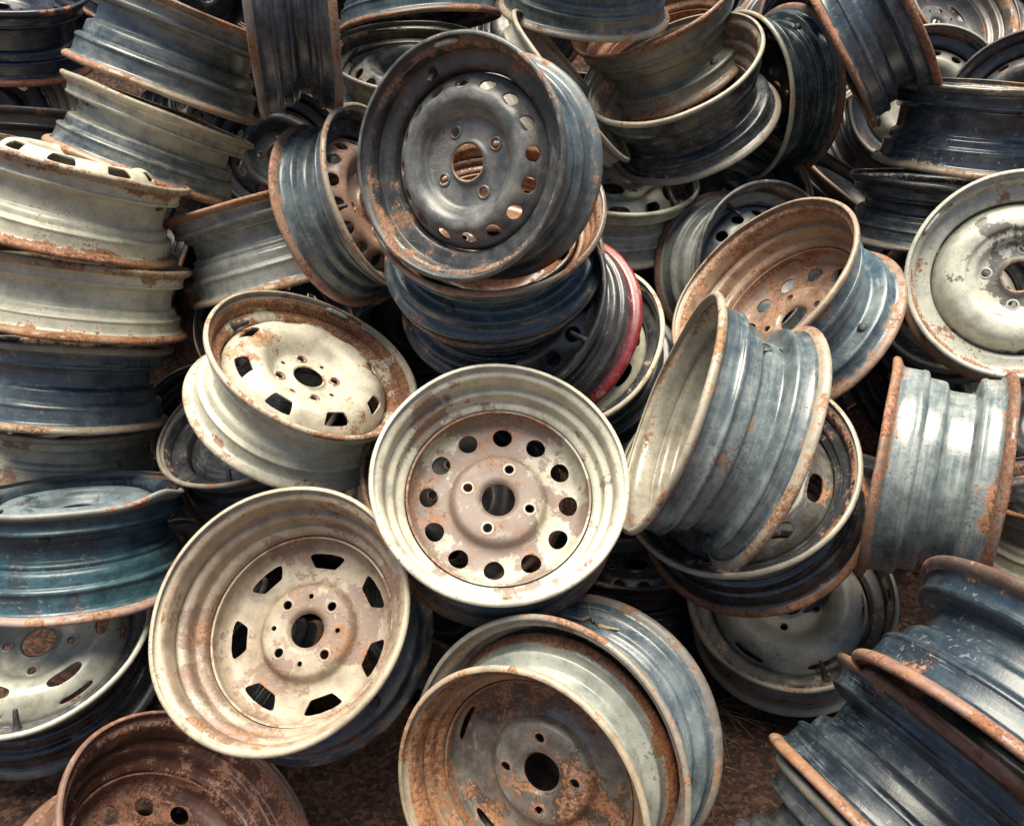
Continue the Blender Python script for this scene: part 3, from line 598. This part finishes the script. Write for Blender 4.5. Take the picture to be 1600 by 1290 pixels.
# world position of the middle, direction of the outboard face, outer radius, width (metres)
TABLE = {
    'W1': ((-0.3318, 1.1035, 0.398), (0.1103, 0.7146, -0.6908), 0.195, 0.177),
    'W2': ((-0.0207, 1.1762, 0.586), (-0.0379, 0.7204, -0.6925), 0.195, 0.1493),
    'W3': ((-0.381, 1.4095, 0.6959), (0.4705, -0.2968, 0.831), 0.195, 0.1412),
    'W4': ((-0.0532, 1.3077, 1.0885), (-0.4629, -0.8819, 0.0895), 0.1825, 0.1465),
    'W5': ((-0.0356, 1.4352, 0.9707), (0.0329, 0.6296, -0.7762), 0.2, 0.1228),
    'W6': ((-0.0254, 1.5175, 0.8802), (0.0804, 0.6992, -0.7104), 0.2, 0.1402),
    'W7': ((0.0428, 1.5075, 0.8079), (-0.5846, -0.6547, 0.4792), 0.195, 0.1366),
    'W8': ((0.1297, 1.5441, 0.7101), (-0.4023, -0.5953, 0.6956), 0.195, 0.1453),
    'W9': ((0.2336, 1.9453, 1.0092), (0.0742, -0.4357, 0.897), 0.195, 0.1422),
    'W10': ((0.5226, 1.7987, 0.8627), (0.3416, -0.9254, 0.1642), 0.185, 0.1752),
    'W11': ((0.5048, 1.4786, 0.8311), (0.7218, 0.2614, -0.6409), 0.195, 0.1648),
    'W12': ((0.3109, 1.1623, 0.6963), (0.9383, -0.0882, -0.3345), 0.195, 0.1585),
    'W13': ((0.4003, 1.2944, 0.5424), (-0.4117, -0.5042, 0.7591), 0.2, 0.1533),
    'W14': ((0.5587, 1.5951, 0.3001), (-0.5845, -0.5639, 0.5835), 0.195, 0.1428),
    'W15': ((0.5529, 1.432, 0.2356), (-0.2494, -0.5301, 0.8104), 0.195, 0.1326),
    'W16': ((0.686, 1.2197, 0.5975), (0.8851, -0.4631, -0.0451), 0.185, 0.1707),
    'W17': ((0.9445, 1.5015, 0.8786), (-0.4093, -0.8642, 0.2926), 0.19, 0.155),
    'W18': ((1.0065, 1.8213, 1.1727), (0.0399, -0.1588, 0.9865), 0.195, 0.1701),
    'W19': ((0.9671, 1.8723, 0.99), (0.0436, -0.1058, 0.9934), 0.195, 0.1431),
    'W20': ((0.74, 1.8143, 1.3701), (0.7928, -0.3352, 0.5091), 0.195, 0.143),
    'W21': ((0.6057, 2.0384, 1.2529), (0.9237, 0.3432, 0.1704), 0.195, 0.1473),
    'W22': ((1.2753, 2.5462, 1.5054), (-0.2535, 0.8194, -0.5142), 0.19, 0.1551),
    'W23': ((1.3217, 2.1578, 1.2204), (-0.6738, -0.6795, 0.2904), 0.19, 0.1549),
    'W24': ((0.3502, 2.0275, 1.3735), (0.4123, 0.4545, -0.7896), 0.195, 0.1671),
    'W25': ((0.3824, 1.8922, 1.2323), (0.4277, 0.4965, -0.7553), 0.195, 0.1659),
    'W26': ((0.165, 1.8997, 1.4883), (0.0626, -0.4736, 0.8785), 0.19, 0.1544),
    'W27': ((-0.2224, 1.9947, 1.4769), (-0.1215, -0.0344, 0.992), 0.19, 0.1559),
    'W29': ((-0.4051, 1.5818, 1.3672), (0.9663, 0.2521, 0.0511), 0.195, 0.145),
    'W31': ((-0.7047, 1.7941, 1.322), (0.3544, 0.0013, 0.9351), 0.195, 0.1718),
    'W32': ((-0.769, 1.7915, 1.1384), (0.367, 0.0672, 0.9278), 0.195, 0.1432),
    'W33': ((-1.1608, 1.9593, 1.4004), (0.1864, -0.375, 0.9081), 0.19, 0.1545),
    'W34': ((-0.8291, 1.5525, 1.0228), (0.2782, 0.0452, 0.9595), 0.195, 0.1526),
    'W35': ((-0.8442, 1.571, 0.8444), (0.1439, 0.1181, 0.9825), 0.195, 0.1375),
    'W36': ((-0.9016, 1.5926, 0.6632), (0.1051, 0.1688, 0.98), 0.185, 0.1621),
    'W38': ((-0.7996, 1.3532, 0.4193), (-0.004, 0.1912, 0.9816), 0.195, 0.1861),
    'W39': ((-0.8412, 1.2658, 0.2429), (0.0888, -0.4399, 0.8936), 0.195, 0.1509),
    'W40': ((-0.5003, 0.9465, 0.1141), (-0.5992, -0.0386, -0.7997), 0.195, 0.155),
    'W41': ((-0.5164, 1.5726, 0.5422), (-0.1937, -0.4001, 0.8958), 0.195, 0.1296),
    'W42': ((-0.5209, 1.7718, 0.9314), (-0.2664, 0.0042, 0.9639), 0.208, 0.1858),
    'W43': ((-0.2951, 1.5869, 1.0089), (0.8845, -0.3433, 0.3158), 0.1825, 0.1256),
    'W44': ((0.0801, 0.9952, 0.2597), (0.4468, 0.8398, -0.3083), 0.208, 0.1933),
    'W45': ((0.0327, 0.9274, 0.2658), (0.4283, 0.8851, -0.1819), 0.1825, 0.1345),
    'W46': ((0.5753, 0.7448, 0.5038), (0.6611, 0.2928, 0.6908), 0.1825, 0.146),
    'W47': ((0.5332, 0.8331, 0.3007), (0.6742, 0.2589, 0.6917), 0.195, 0.152),
    'W50': ((1.1339, 2.3466, 1.256), (-0.3543, -0.9116, 0.2086), 0.19, 0.154),
    'W51': ((1.1187, 2.0189, 0.7459), (-0.3532, -0.8146, 0.4601), 0.19, 0.155),
    'W54': ((0.0816, 1.808, 1.2083), (-0.7503, 0.2227, -0.6225), 0.195, 0.1374),
    'W55': ((-0.1123, 1.4234, 0.4753), (0.3518, -0.6294, 0.6929), 0.195, 0.155),
    'W37': ((-0.9811, 1.6856, 0.4873), (0.1102, 0.1392, 0.9841), 0.185, 0.11),
    'W28': ((-0.2127, 1.8983, 1.2574), (0.0676, -0.478, 0.8757), 0.195, 0.1535),
    'W30': ((-0.6631, 2.3626, 1.1101), (0.3713, -0.8879, 0.2716), 0.185, 0.155),
    'W48': ((0.4366, 0.7984, 0.1829), (0.6742, 0.2589, 0.6917), 0.1825, 0.15),
    'W49': ((0.5272, 2.0021, 1.01), (0.1361, -0.7727, 0.62), 0.185, 0.1432),
    'W52': ((1.1691, 1.5129, 0.382), (-0.1561, 0.0375, 0.987), 0.195, 0.155),
    'W53': ((0.278, 1.6249, 0.1927), (-0.0355, 0.0144, 0.9993), 0.185, 0.1528),
    'X0': ((-0.2663, 1.9586, 0.4493), (0.2316, -0.495, -0.8375), 0.195, 0.15),
    'X2': ((-1.3789, 2.2327, 1.2329), (-0.663, 0.7212, -0.2008), 0.195, 0.15),
    'X3': ((0.8009, 1.7755, 0.2346), (-0.0387, 0.9765, 0.2121), 0.1825, 0.15),
    'X4': ((0.8961, 2.2873, 0.3624), (0.8018, -0.3843, 0.4576), 0.195, 0.15),
    'X8': ((-0.9163, 2.4788, 1.4801), (-0.5276, 0.0091, -0.8495), 0.19, 0.15),
    'X9': ((0.8069, 2.9211, 1.5553), (-0.0597, -0.6019, 0.7963), 0.195, 0.15),
    'X10': ((0.7828, 2.3004, 1.4113), (-0.217, 0.9679, -0.1267), 0.1825, 0.15),
    'X11': ((-0.8319, 1.7889, 0.2345), (-0.0398, 0.2317, -0.972), 0.1825, 0.15),
    'X13': ((0.4817, 2.6246, 1.6121), (0.1224, -0.5124, -0.85), 0.19, 0.15),
    'X16': ((1.0565, 2.7051, 0.9049), (0.1412, 0.328, 0.9341), 0.195, 0.15),
    'X17': ((0.5295, 2.3533, 0.8948), (0.2857, -0.8281, 0.4823), 0.195, 0.15),
    'X19': ((1.4858, 2.3008, 0.332), (0.7298, -0.3698, 0.5751), 0.1825, 0.15),
    'X21': ((-0.9801, 2.87, 1.5294), (0.4558, -0.0395, 0.8892), 0.1825, 0.15),
    'X22': ((-1.1406, 2.0117, 1.1184), (0.0053, 0.1264, 0.992), 0.1825, 0.15),
    'X23': ((-1.2616, 1.8562, 0.3592), (-0.579, 0.5929, -0.5597), 0.195, 0.15),
    'X24': ((-0.1349, 1.5068, 0.2148), (-0.4427, 0.3187, -0.8381), 0.1825, 0.15),
    'X25': ((0.2056, 2.7295, 1.2895), (-0.1008, 0.0285, -0.9945), 0.19, 0.15),
    'X27': ((-0.3531, 2.3904, 0.6254), (0.6625, 0.5864, -0.4661), 0.195, 0.15),
    'X28': ((-1.512, 2.2112, 0.3586), (-0.5899, 0.5253, 0.6133), 0.195, 0.15),
    'X29': ((-0.7521, 2.3287, 0.6622), (0.5216, 0.7357, -0.432), 0.19, 0.15),
    'X30': ((1.5588, 2.8378, 1.5196), (-0.0502, -0.8915, 0.4501), 0.1825, 0.15),
    'X31': ((-0.75, 2.1699, 1.5008), (-0.5207, 0.7485, 0.4106), 0.19, 0.15),
    'X32': ((-0.452, 2.4658, 1.692), (0.5534, -0.8035, 0.2193), 0.19, 0.15),
    'X33': ((1.8353, 2.4885, 1.3141), (0.7699, -0.5231, 0.3656), 0.195, 0.15),
    'X34': ((1.1268, 2.2362, 0.4774), (0.8992, 0.065, 0.4326), 0.195, 0.15),
    'X35': ((1.1823, 2.759, 1.1527), (0.4083, -0.7114, 0.572), 0.1825, 0.15),
    'X36': ((-1.2309, 2.5813, 1.5516), (0.4077, 0.2609, 0.8751), 0.1825, 0.15),
    'X37': ((1.6068, 1.8453, 0.1302), (-0.5422, -0.1631, 0.8243), 0.195, 0.15),
    'X38': ((-1.1127, 1.8352, 0.8277), (0.2732, -0.9492, -0.1563), 0.19, 0.15),
    'X39': ((-1.4228, 2.5679, 1.158), (-0.81, -0.5066, 0.2954), 0.195, 0.15),
    'X40': ((1.3338, 1.8556, 0.4664), (-0.627, -0.3995, 0.6687), 0.19, 0.15),
    'X42': ((1.7548, 2.3643, 0.8537), (-0.4115, 0.6961, -0.5883), 0.1825, 0.15),
    'X43': ((-0.9684, 2.6131, 1.1836), (0.8929, -0.2773, 0.3548), 0.1825, 0.15),
    'X46': ((0.0579, 2.4351, 1.509), (-0.7264, -0.6238, 0.2883), 0.1825, 0.15),
    'X47': ((-1.6314, 2.5837, 0.8182), (0.8255, -0.5591, -0.0773), 0.195, 0.15),
    'X48': ((-0.185, 1.9198, 0.7541), (0.0858, -0.6775, -0.7305), 0.195, 0.15),
    'X49': ((-1.1143, 2.5707, 0.8124), (0.9013, 0.273, -0.3362), 0.195, 0.15),
    'X50': ((-0.6145, 2.0699, 0.6759), (-0.1071, 0.9089, -0.403), 0.195, 0.15),
    'X51': ((0.2525, 1.7284, 0.5392), (-0.0245, -0.7411, -0.6709), 0.1825, 0.15),
    'X54': ((1.7099, 1.9562, 0.6203), (-0.8191, -0.3617, -0.4452), 0.195, 0.15),
    'X55': ((0.3543, 2.3908, 1.314), (-0.7804, -0.3556, 0.5143), 0.19, 0.15),
    'X56': ((1.1706, 2.5049, 0.1649), (-0.1556, 0.9638, -0.2163), 0.195, 0.15),
    'X57': ((-1.4103, 2.0953, 0.8451), (-0.8837, -0.3188, 0.3427), 0.19, 0.15),
    'X58': ((1.5331, 2.2723, 1.1645), (-0.4012, -0.4986, 0.7684), 0.1825, 0.15),
    'X61': ((0.9072, 2.2746, 0.975), (0.4802, -0.367, 0.7967), 0.195, 0.15),
    'X62': ((-0.5377, 1.3123, 0.1441), (0.7205, 0.0288, -0.6929), 0.19, 0.15),
    'X66': ((0.2133, 1.9922, 0.7789), (-0.1083, -0.6145, 0.7815), 0.1825, 0.15),
    'X67': ((1.0531, 1.0546, 0.2492), (-0.5796, 0.706, 0.4069), 0.19, 0.15),
    'X68': ((1.2798, 2.5251, 0.6931), (0.0871, 0.289, -0.9534), 0.1825, 0.15),
    'X71': ((-1.8394, 2.4028, 1.5375), (0.6323, -0.7747, -0.0074), 0.19, 0.15),
    'X73': ((-1.6437, 1.8134, 0.1998), (-0.7662, -0.509, -0.3922), 0.19, 0.15),
    'X75': ((-0.5247, 2.0774, 0.22), (0.9182, -0.3824, 0.1033), 0.195, 0.15),
    'X76': ((-1.6992, 2.0396, 0.8952), (0.5933, -0.3595, 0.7203), 0.1825, 0.15),
    'X84': ((-0.8376, 2.1167, 0.3616), (0.0337, 0.8333, -0.5518), 0.195, 0.15),
}
BURIED = {
    'X0': 'dark wheel between the cream rust-stained wheel and the pale twelve-hole wheel',
    'X2': 'dark wheel between the shadowed navy barrel and the wavy-lipped leaning barrel',
    'X3': 'dark buried wheel between the silver-blue barrel and the orange-edged wheel',
    'X4': 'dark buried wheel between the orange-edged wheel and the open blue wheel',
    'X8': 'dark wheel between the slate leaning barrel and the upright dark blue barrel',
    'X9': 'dark wheel between the cream-lipped dark wheel and the cream-lipped ribbed barrel',
    'X10': 'dark wheel between the cream-lipped ribbed barrel and the leaning dark-blue barrel',
    'X11': 'dark wheel between the teal-blue wheel and the leaning dark grey wheel',
    'X13': 'dark buried wheel between the olive-grey barrel and the cream-lipped dark wheel',
    'X16': 'dark wheel between the half-covered cream wheel and the dark grey barrel',
    'X17': 'dark buried wheel between the thin-edged dark wheel and the black-faced wheel',
    'X19': 'dark buried wheel between the silver-blue barrel and the half-covered cream wheel',
    'X21': 'dark wheel glimpsed just behind the upright dark blue barrel',
    'X22': 'dark wheel between the wavy-lipped leaning barrel and the topmost cream barrel',
    'X24': 'dark wheel between the tan seven-slot wheel and the large slate-blue barrel',
    'X25': 'dark wheel glimpsed just behind the edge-on grey-brown wheel',
    'X27': 'dark buried wheel between the pink-faced slate wheel and the blue-black barrel',
    'X29': 'dark wheel between the cream rust-stained wheel and the orange-lipped silver-grey barrel',
    'X30': 'dark wheel between the grey corner wheel and the shadowed silver wheel',
    'X32': 'dark wheel between the rusty-lipped blue-grey barrel and the upright dark blue barrel',
    'X34': 'dark buried wheel between the silver-blue barrel and the open blue wheel',
    'X35': 'dark wheel between the shadowed silver wheel and the cream-lipped ribbed barrel',
    'X36': 'dark wheel between the slate leaning barrel and the shadowed navy barrel',
    'X39': 'dark wheel glimpsed just behind the wavy-lipped leaning barrel',
    'X40': 'dark buried wheel between the silver-blue barrel and the edge-cut cream barrel',
    'X43': 'dark wheel between the wavy-lipped leaning barrel and the oval-holed dark wheel',
    'X46': 'dark wheel between the edge-on grey-brown wheel and the rusty-lipped blue-grey barrel',
    'X48': 'dark wheel between the cream rust-stained wheel and the chipped dark wheel',
    'X49': 'dark wheel between the orange-lipped silver-grey barrel and the topmost cream barrel',
    'X50': 'dark wheel between the cream rust-stained wheel and the pink-faced slate wheel',
    'X51': 'dark buried wheel between the cream oval-slot wheel and the red-edged barrel',
    'X55': 'dark buried wheel between the cream-lipped dark wheel and the olive-grey barrel',
    'X61': 'dark wheel between the dark grey barrel and the open blue wheel',
    'X62': 'dark wheel between the tan seven-slot wheel and the silver long-slot wheel',
    'X66': 'dark buried wheel between the cream oval-slot wheel and the black-faced wheel',
    'X68': 'dark wheel between the open blue wheel and the half-covered cream wheel',
    'X75': 'dark buried wheel between the tan seven-slot wheel and the brown-lipped wheel',
    'X84': 'dark wheel between the leaning dark grey wheel and the faded bottom barrel',
}
def tube_mesh(name, chains, seg=6):
    """each chain: [(point, radius)...]; one mesh"""
    V = []; Q = []
    for ch in chains:
        P_ = [Vector(p) for p, r in ch]; base = len(V)
        for i, (p, r) in enumerate(ch):
            d = (P_[min(i + 1, len(P_) - 1)] - P_[max(i - 1, 0)]).normalized()
            u = d.orthogonal().normalized(); v = d.cross(u)
            for k in range(seg):
                a = 2 * math.pi * k / seg
                V.append(tuple(P_[i] + r * (math.cos(a) * u + math.sin(a) * v)))
        for i in range(len(ch) - 1):
            for k in range(seg):
                a = base + i * seg + k; b = base + i * seg + (k + 1) % seg
                Q.append((a, b, b + seg, a + seg))
    return make_mesh(name, V, Q, sharp=70)


LEAD = simple_mat("lead", (.42, .42, .40), .5, 140, .35, .4, .001)

def build_wheel(key, loc, axis, R, W, spec, seed, group, simple=False):
    root = bpy.data.objects.new("steel_wheel", None)
    col.objects.link(root)
    z = Vector(axis).normalized()
    up = Vector((0, 0, 1)) if abs(z.z) < .93 else Vector((0, 1, 0))
    x = (up - up.dot(z) * z).normalized(); y = z.cross(x)
    m = Matrix((x, y, z)).transposed().to_4x4(); m.translation = Vector(loc)
    root.matrix_world = m
    root.empty_display_size = .05
    root["label"] = spec['label']; root["category"] = "wheel"; root["group"] = group
    s = spec; kind = s['kind']
    f1, f2, bar = build_rim(R, W, kind, seed, s['dents'], s['wob'])
    gl = max(.18, s['gloss'] - .06); lum = sum(s['o']) / 3
    du = s['dust'] * (.55 if lum < .1 else 1.0)
    mo = worn(s['o'], s['i'], s['rust'][0], s['rust'][1], s['edge'], s['rl'], du, s['dcol'], gl, seed, s['st'][0], s['sc'], s['band'])
    link("barrel", bar, mo, root)
    for me, fr, fc, rl in ((f1, s['fr'][0], s['fl'][0], s['frl'][0]), (f2, s['fr'][1], s['fl'][1], s['frl'][1])):
        link("flange", me, worn(fc, fc, .3, .3, fr, rl, s['dust'] * .8, s['dcol'], min(.7, s['gloss'] + .1), seed + 1), root)
    rd = R - WELL_D[kind] - T_RIM / 2 - .0016
    pr, st, n = s['disc']
    dme, lugs = build_disc(pr, st, n, rd, s['nlug'], R_(s['l0'] - s['h0']), s['dowel'])
    md = worn(s['f'], s['b'], s['dr'][0], s['dr'][1], .55, s['rl'], s['dust'], s['dcol'], s['gloss'], seed + 2, s['st'][1], s['sc'])
    d = link("centre_disc", dme, md, root)
    d.location = (0, 0, W / 2); d.rotation_euler = (0, 0, R_(s['h0']))
    if not simple:
        cs = tuple(min(.5, c * 1.05 + .015) for c in (s['b'] if key in ('W1', 'W2', 'W11', 'W45') else s['f']))
        ms = worn(cs, cs, .42, .42, .5, s['rl'], .3, s['dcol'], s['gloss'], seed + 3)
        pz = dict((round(r, 4), e) for r, e in DISC_PROF[pr])
        hub_e = [e for r, e in DISC_PROF[pr] if abs(r - .04) < .001][0]
        for a, lr in lugs:
            lo = link("lug_seat", LUG, ms, d)
            lo.location = (lr * math.cos(a), lr * math.sin(a), -hub_e + .0003)
    for wa in s['weights']:                                # lead balance weight clipped to the lip
        n = 9; aa = [R_(wa - 7 + 14 * i / (n - 1)) for i in range(n)]
        lo = link("balance_weight", tube_mesh("balance_weight", [[(Vector(((R - .0125) * math.cos(a), (R - .0125) * math.sin(a), W / 2 - .0075)), .0012 if i in (0, n - 1) else .0042) for i, a in enumerate(aa)]], 8), LEAD, root)
    va = s['va'] if s['va'] is not None else (seed * 67) % 360
    v = link("valve_stem", VALVE, RUBBER, root)
    a = R_(va); rad = Vector((math.cos(a), math.sin(a), 0))
    ax = (-rad * .62 + Vector((0, 0, 1)) * .78).normalized()
    sW = (W - .037) / (.155 - .037); ev = .0185 + (.0420 - .0185) * sW
    v.location = rad * (R - .0335) + Vector((0, 0, W / 2 - ev))
    v.rotation_euler = ax.to_track_quat('Z', 'Y').to_euler()
    return root

# ---------------------------------------------------------------- ground
def ground_height(x, y):
    h = np.zeros_like(x)
    added_bank = np.clip((y - 2.1) / 1.5, 0, 1)  # added soil bank behind the wheels, keeps sky light out of the gaps
    h = h + 2.3 * added_bank * added_bank * (3 - 2 * added_bank)
    h = h * np.clip(1.4 - np.abs(x) / 4.5, 0, 1)
    h = h * np.clip((9 - y) / 4, 0, 1)
    h = h + .016 * np.sin(5.1 * x + 1.3 * y) * np.sin(4.3 * y + .7) + .009 * np.sin(17 * x + 3) * np.sin(15 * y + 1)
    h = h + .02
    return h

def build_ground():
    n = 240
    s = np.linspace(-1, 1, n)
    ax = 2.2 * s + 120 * np.sign(s) * np.abs(s) ** 9
    ay = 1.5 + 2.0 * s + 120 * np.sign(s) * np.abs(s) ** 9
    X, Y = np.meshgrid(ax, ay)
    rng = np.random.default_rng(3)
    Z = ground_height(X, Y) + rng.normal(0, .0035, X.shape) * (np.hypot(X, Y - 1.5) < 3)
    V = np.stack([X, Y, Z], -1).reshape(-1, 3)
    i, j = np.meshgrid(np.arange(n - 1), np.arange(n - 1), indexing='ij')
    a = (i * n + j).ravel()
    Q = np.stack([a, a + 1, a + n + 1, a + n], 1)
    me = make_mesh("ground", V, Q, sharp=180)
    m = bpy.data.materials.new("soil"); m.use_nodes = True
    nt = m.node_tree; bs = nt.nodes["Principled BSDF"]; bs.inputs["Roughness"].default_value = .95
    tc = nt.nodes.new("ShaderNodeTexCoord")
    vo = nt.nodes.new("ShaderNodeTexVoronoi"); vo.inputs["Scale"].default_value = 130; nt.links.new(tc.outputs["Object"], vo.inputs["Vector"])
    no = nt.nodes.new("ShaderNodeTexNoise"); no.inputs["Scale"].default_value = 45; no.inputs["Detail"].default_value = 8; no.inputs["Roughness"].default_value = .75; nt.links.new(tc.outputs["Object"], no.inputs["Vector"])
    mx = nt.nodes.new("ShaderNodeMix"); mx.data_type = 'FLOAT'; mx.inputs[0].default_value = .5
    sp = nt.nodes.new("ShaderNodeSeparateColor"); nt.links.new(vo.outputs["Color"], sp.inputs[0])
    nt.links.new(sp.outputs[0], mx.inputs[2]); nt.links.new(no.outputs[0], mx.inputs[3])
    cr = nt.nodes.new("ShaderNodeValToRGB"); ce = cr.color_ramp.elements
    ce[0].position = .22; ce[0].color = (.012, .007, .006, 1); ce[1].position = .80; ce[1].color = (.13, .062, .036, 1)
    k = ce.new(.5); k.color = (.046, .021, .015, 1)
    nt.links.new(mx.outputs[0], cr.inputs[0]); nt.links.new(cr.outputs[0], bs.inputs["Base Color"])
    bp = nt.nodes.new("ShaderNodeBump"); bp.inputs["Strength"].default_value = 1; bp.inputs["Distance"].default_value = .008
    nt.links.new(mx.outputs[0], bp.inputs["Height"]); nt.links.new(bp.outputs[0], bs.inputs["Normal"])
    o = link("ground", me, m)
    o["kind"] = "structure"; o["label"] = "dark brown bare soil under the pile, rising into an added bank behind it"
    return o
build_ground()

# ---------------------------------------------------------------- the pile
seed = 11
WHEELS = {}
for key, (loc, axis, R, W) in TABLE.items():
    seed += 7
    if key in SPEC:
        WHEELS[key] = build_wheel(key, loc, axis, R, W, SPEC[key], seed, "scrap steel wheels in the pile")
    elif key.startswith('X'):
        rr = random.Random(seed)
        c = rr.choice([BLACK, NAVY, COAL, (.035, .045, .055), (.05, .05, .048)])  # dark filler paints stand in for the black shade in the gaps
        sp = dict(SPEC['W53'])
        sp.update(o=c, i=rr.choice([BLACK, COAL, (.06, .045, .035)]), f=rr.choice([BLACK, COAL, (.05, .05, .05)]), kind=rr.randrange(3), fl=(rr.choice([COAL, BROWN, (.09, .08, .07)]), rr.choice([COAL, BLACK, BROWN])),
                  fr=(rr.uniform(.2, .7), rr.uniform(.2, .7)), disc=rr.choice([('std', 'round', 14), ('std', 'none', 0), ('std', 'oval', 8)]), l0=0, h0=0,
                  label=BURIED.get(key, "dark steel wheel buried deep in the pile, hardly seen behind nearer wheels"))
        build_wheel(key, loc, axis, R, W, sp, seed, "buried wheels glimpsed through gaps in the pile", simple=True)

# ---------------------------------------------------------------- small things
straw = simple_mat("straw", (.34, .25, .12), .8, 60, .4, .3, .001)
bark = simple_mat("pale_bark", (.55, .42, .25), .8, 160, .45, .6, .002)

tw = [(.0797, 1.110, .408), (.0884, 1.1055, .4095), (.096, 1.101, .410), (.1082, 1.0933, .4103), (.1188, 1.0925, .4163), (.125, 1.0844, .4114), (.1316, 1.0731, .4129), (.143, 1.0708, .4111), (.1608, 1.0668, .4103)]
rad = [.0012, .0018, .0022, .0028, .0040, .0032, .0036, .0028, .0015]
lift = Vector((0, -.35, 1)).normalized() * .0028
ch1 = [(Vector(p) + lift, r) for p, r in zip(tw, rad)]
ch2 = [(Vector(p) + lift, r) for p, r in zip([(.1188, 1.0925, .4163), (.1183, 1.0997, .4250), (.1197, 1.1150, .4260)], (.0012, .0008, .0004))]
ch3 = [(Vector(p) + lift, r) for p, r in zip([(.1026, 1.1124, .4221), (.1167, 1.1060, .4258), (.1341, 1.1050, .4230), (.1479, 1.0989, .4212)], (.0004, .0006, .0006, .0003))]
twig = link("dry_twig", tube_mesh("dry_twig", [ch1, ch2, ch3]), bark)
twig["label"] = "pale gnarled dry twig lying on the large slate-blue barrel"; twig["category"] = "twig"

rng = random.Random(4)
chains = []
def blade(x, y, az, ln, lean, r0=.0011):
    p = []
    for i in range(6):
        s = i / 5
        d = ln * s * (lean + .25 * s); z = ln * s * (1 - lean) * (1 - .55 * s)
        p.append((Vector((x + math.cos(az) * d, y + math.sin(az) * d, .014 + max(z, .001))), r0 * (1 - .8 * s)))
    chains.append(p)
for i in range(26):
    a = rng.gauss(-1.1, .7)
    blade(.405 + rng.gauss(0, .012), 1.42 + rng.gauss(0, .016), a, rng.uniform(.05, .15), rng.uniform(.5, .95))
for i in range(70):
    blade(rng.uniform(.2, .75), rng.uniform(.95, 1.5), rng.uniform(0, 6.28), rng.uniform(.02, .06), rng.uniform(.7, 1.0), .0008)
gr = link("dry_grass", tube_mesh("dry_grass", chains, 4), straw)
gr["kind"] = "stuff"; gr["label"] = "sparse dry grass blades and straw on the soil"; gr["category"] = "grass"

# stamped marks on the blue-grey barrel, their shade put into dark bars
dark = simple_mat("stamp_shadow", (.03, .035, .04), .7, 200, .3)
marks = [[(.3560, 1.1105, .8405), (.3640, 1.1270, .8372), (.3741, 1.1349, .8326)], [(.3450, 1.0850, .8366), (.3603, 1.1104, .8305), (.3705, 1.1168, .8293)], [(.3870, 1.1330, .8284), (.3895, 1.1290, .8276), (.3891, 1.1227, .8268)]]
host = WHEELS['W12']
bpy.context.view_layer.update()
inv = host.matrix_world.inverted()
for mk in marks:
    up3 = Vector((.31, -.25, .92)) * .0006
    o = link("stamped_mark", tube_mesh("stamped_mark", [[(inv @ (Vector(p) + up3), r) for p, r in zip(mk, (.0009, .0014, .0008))]]), dark, host)
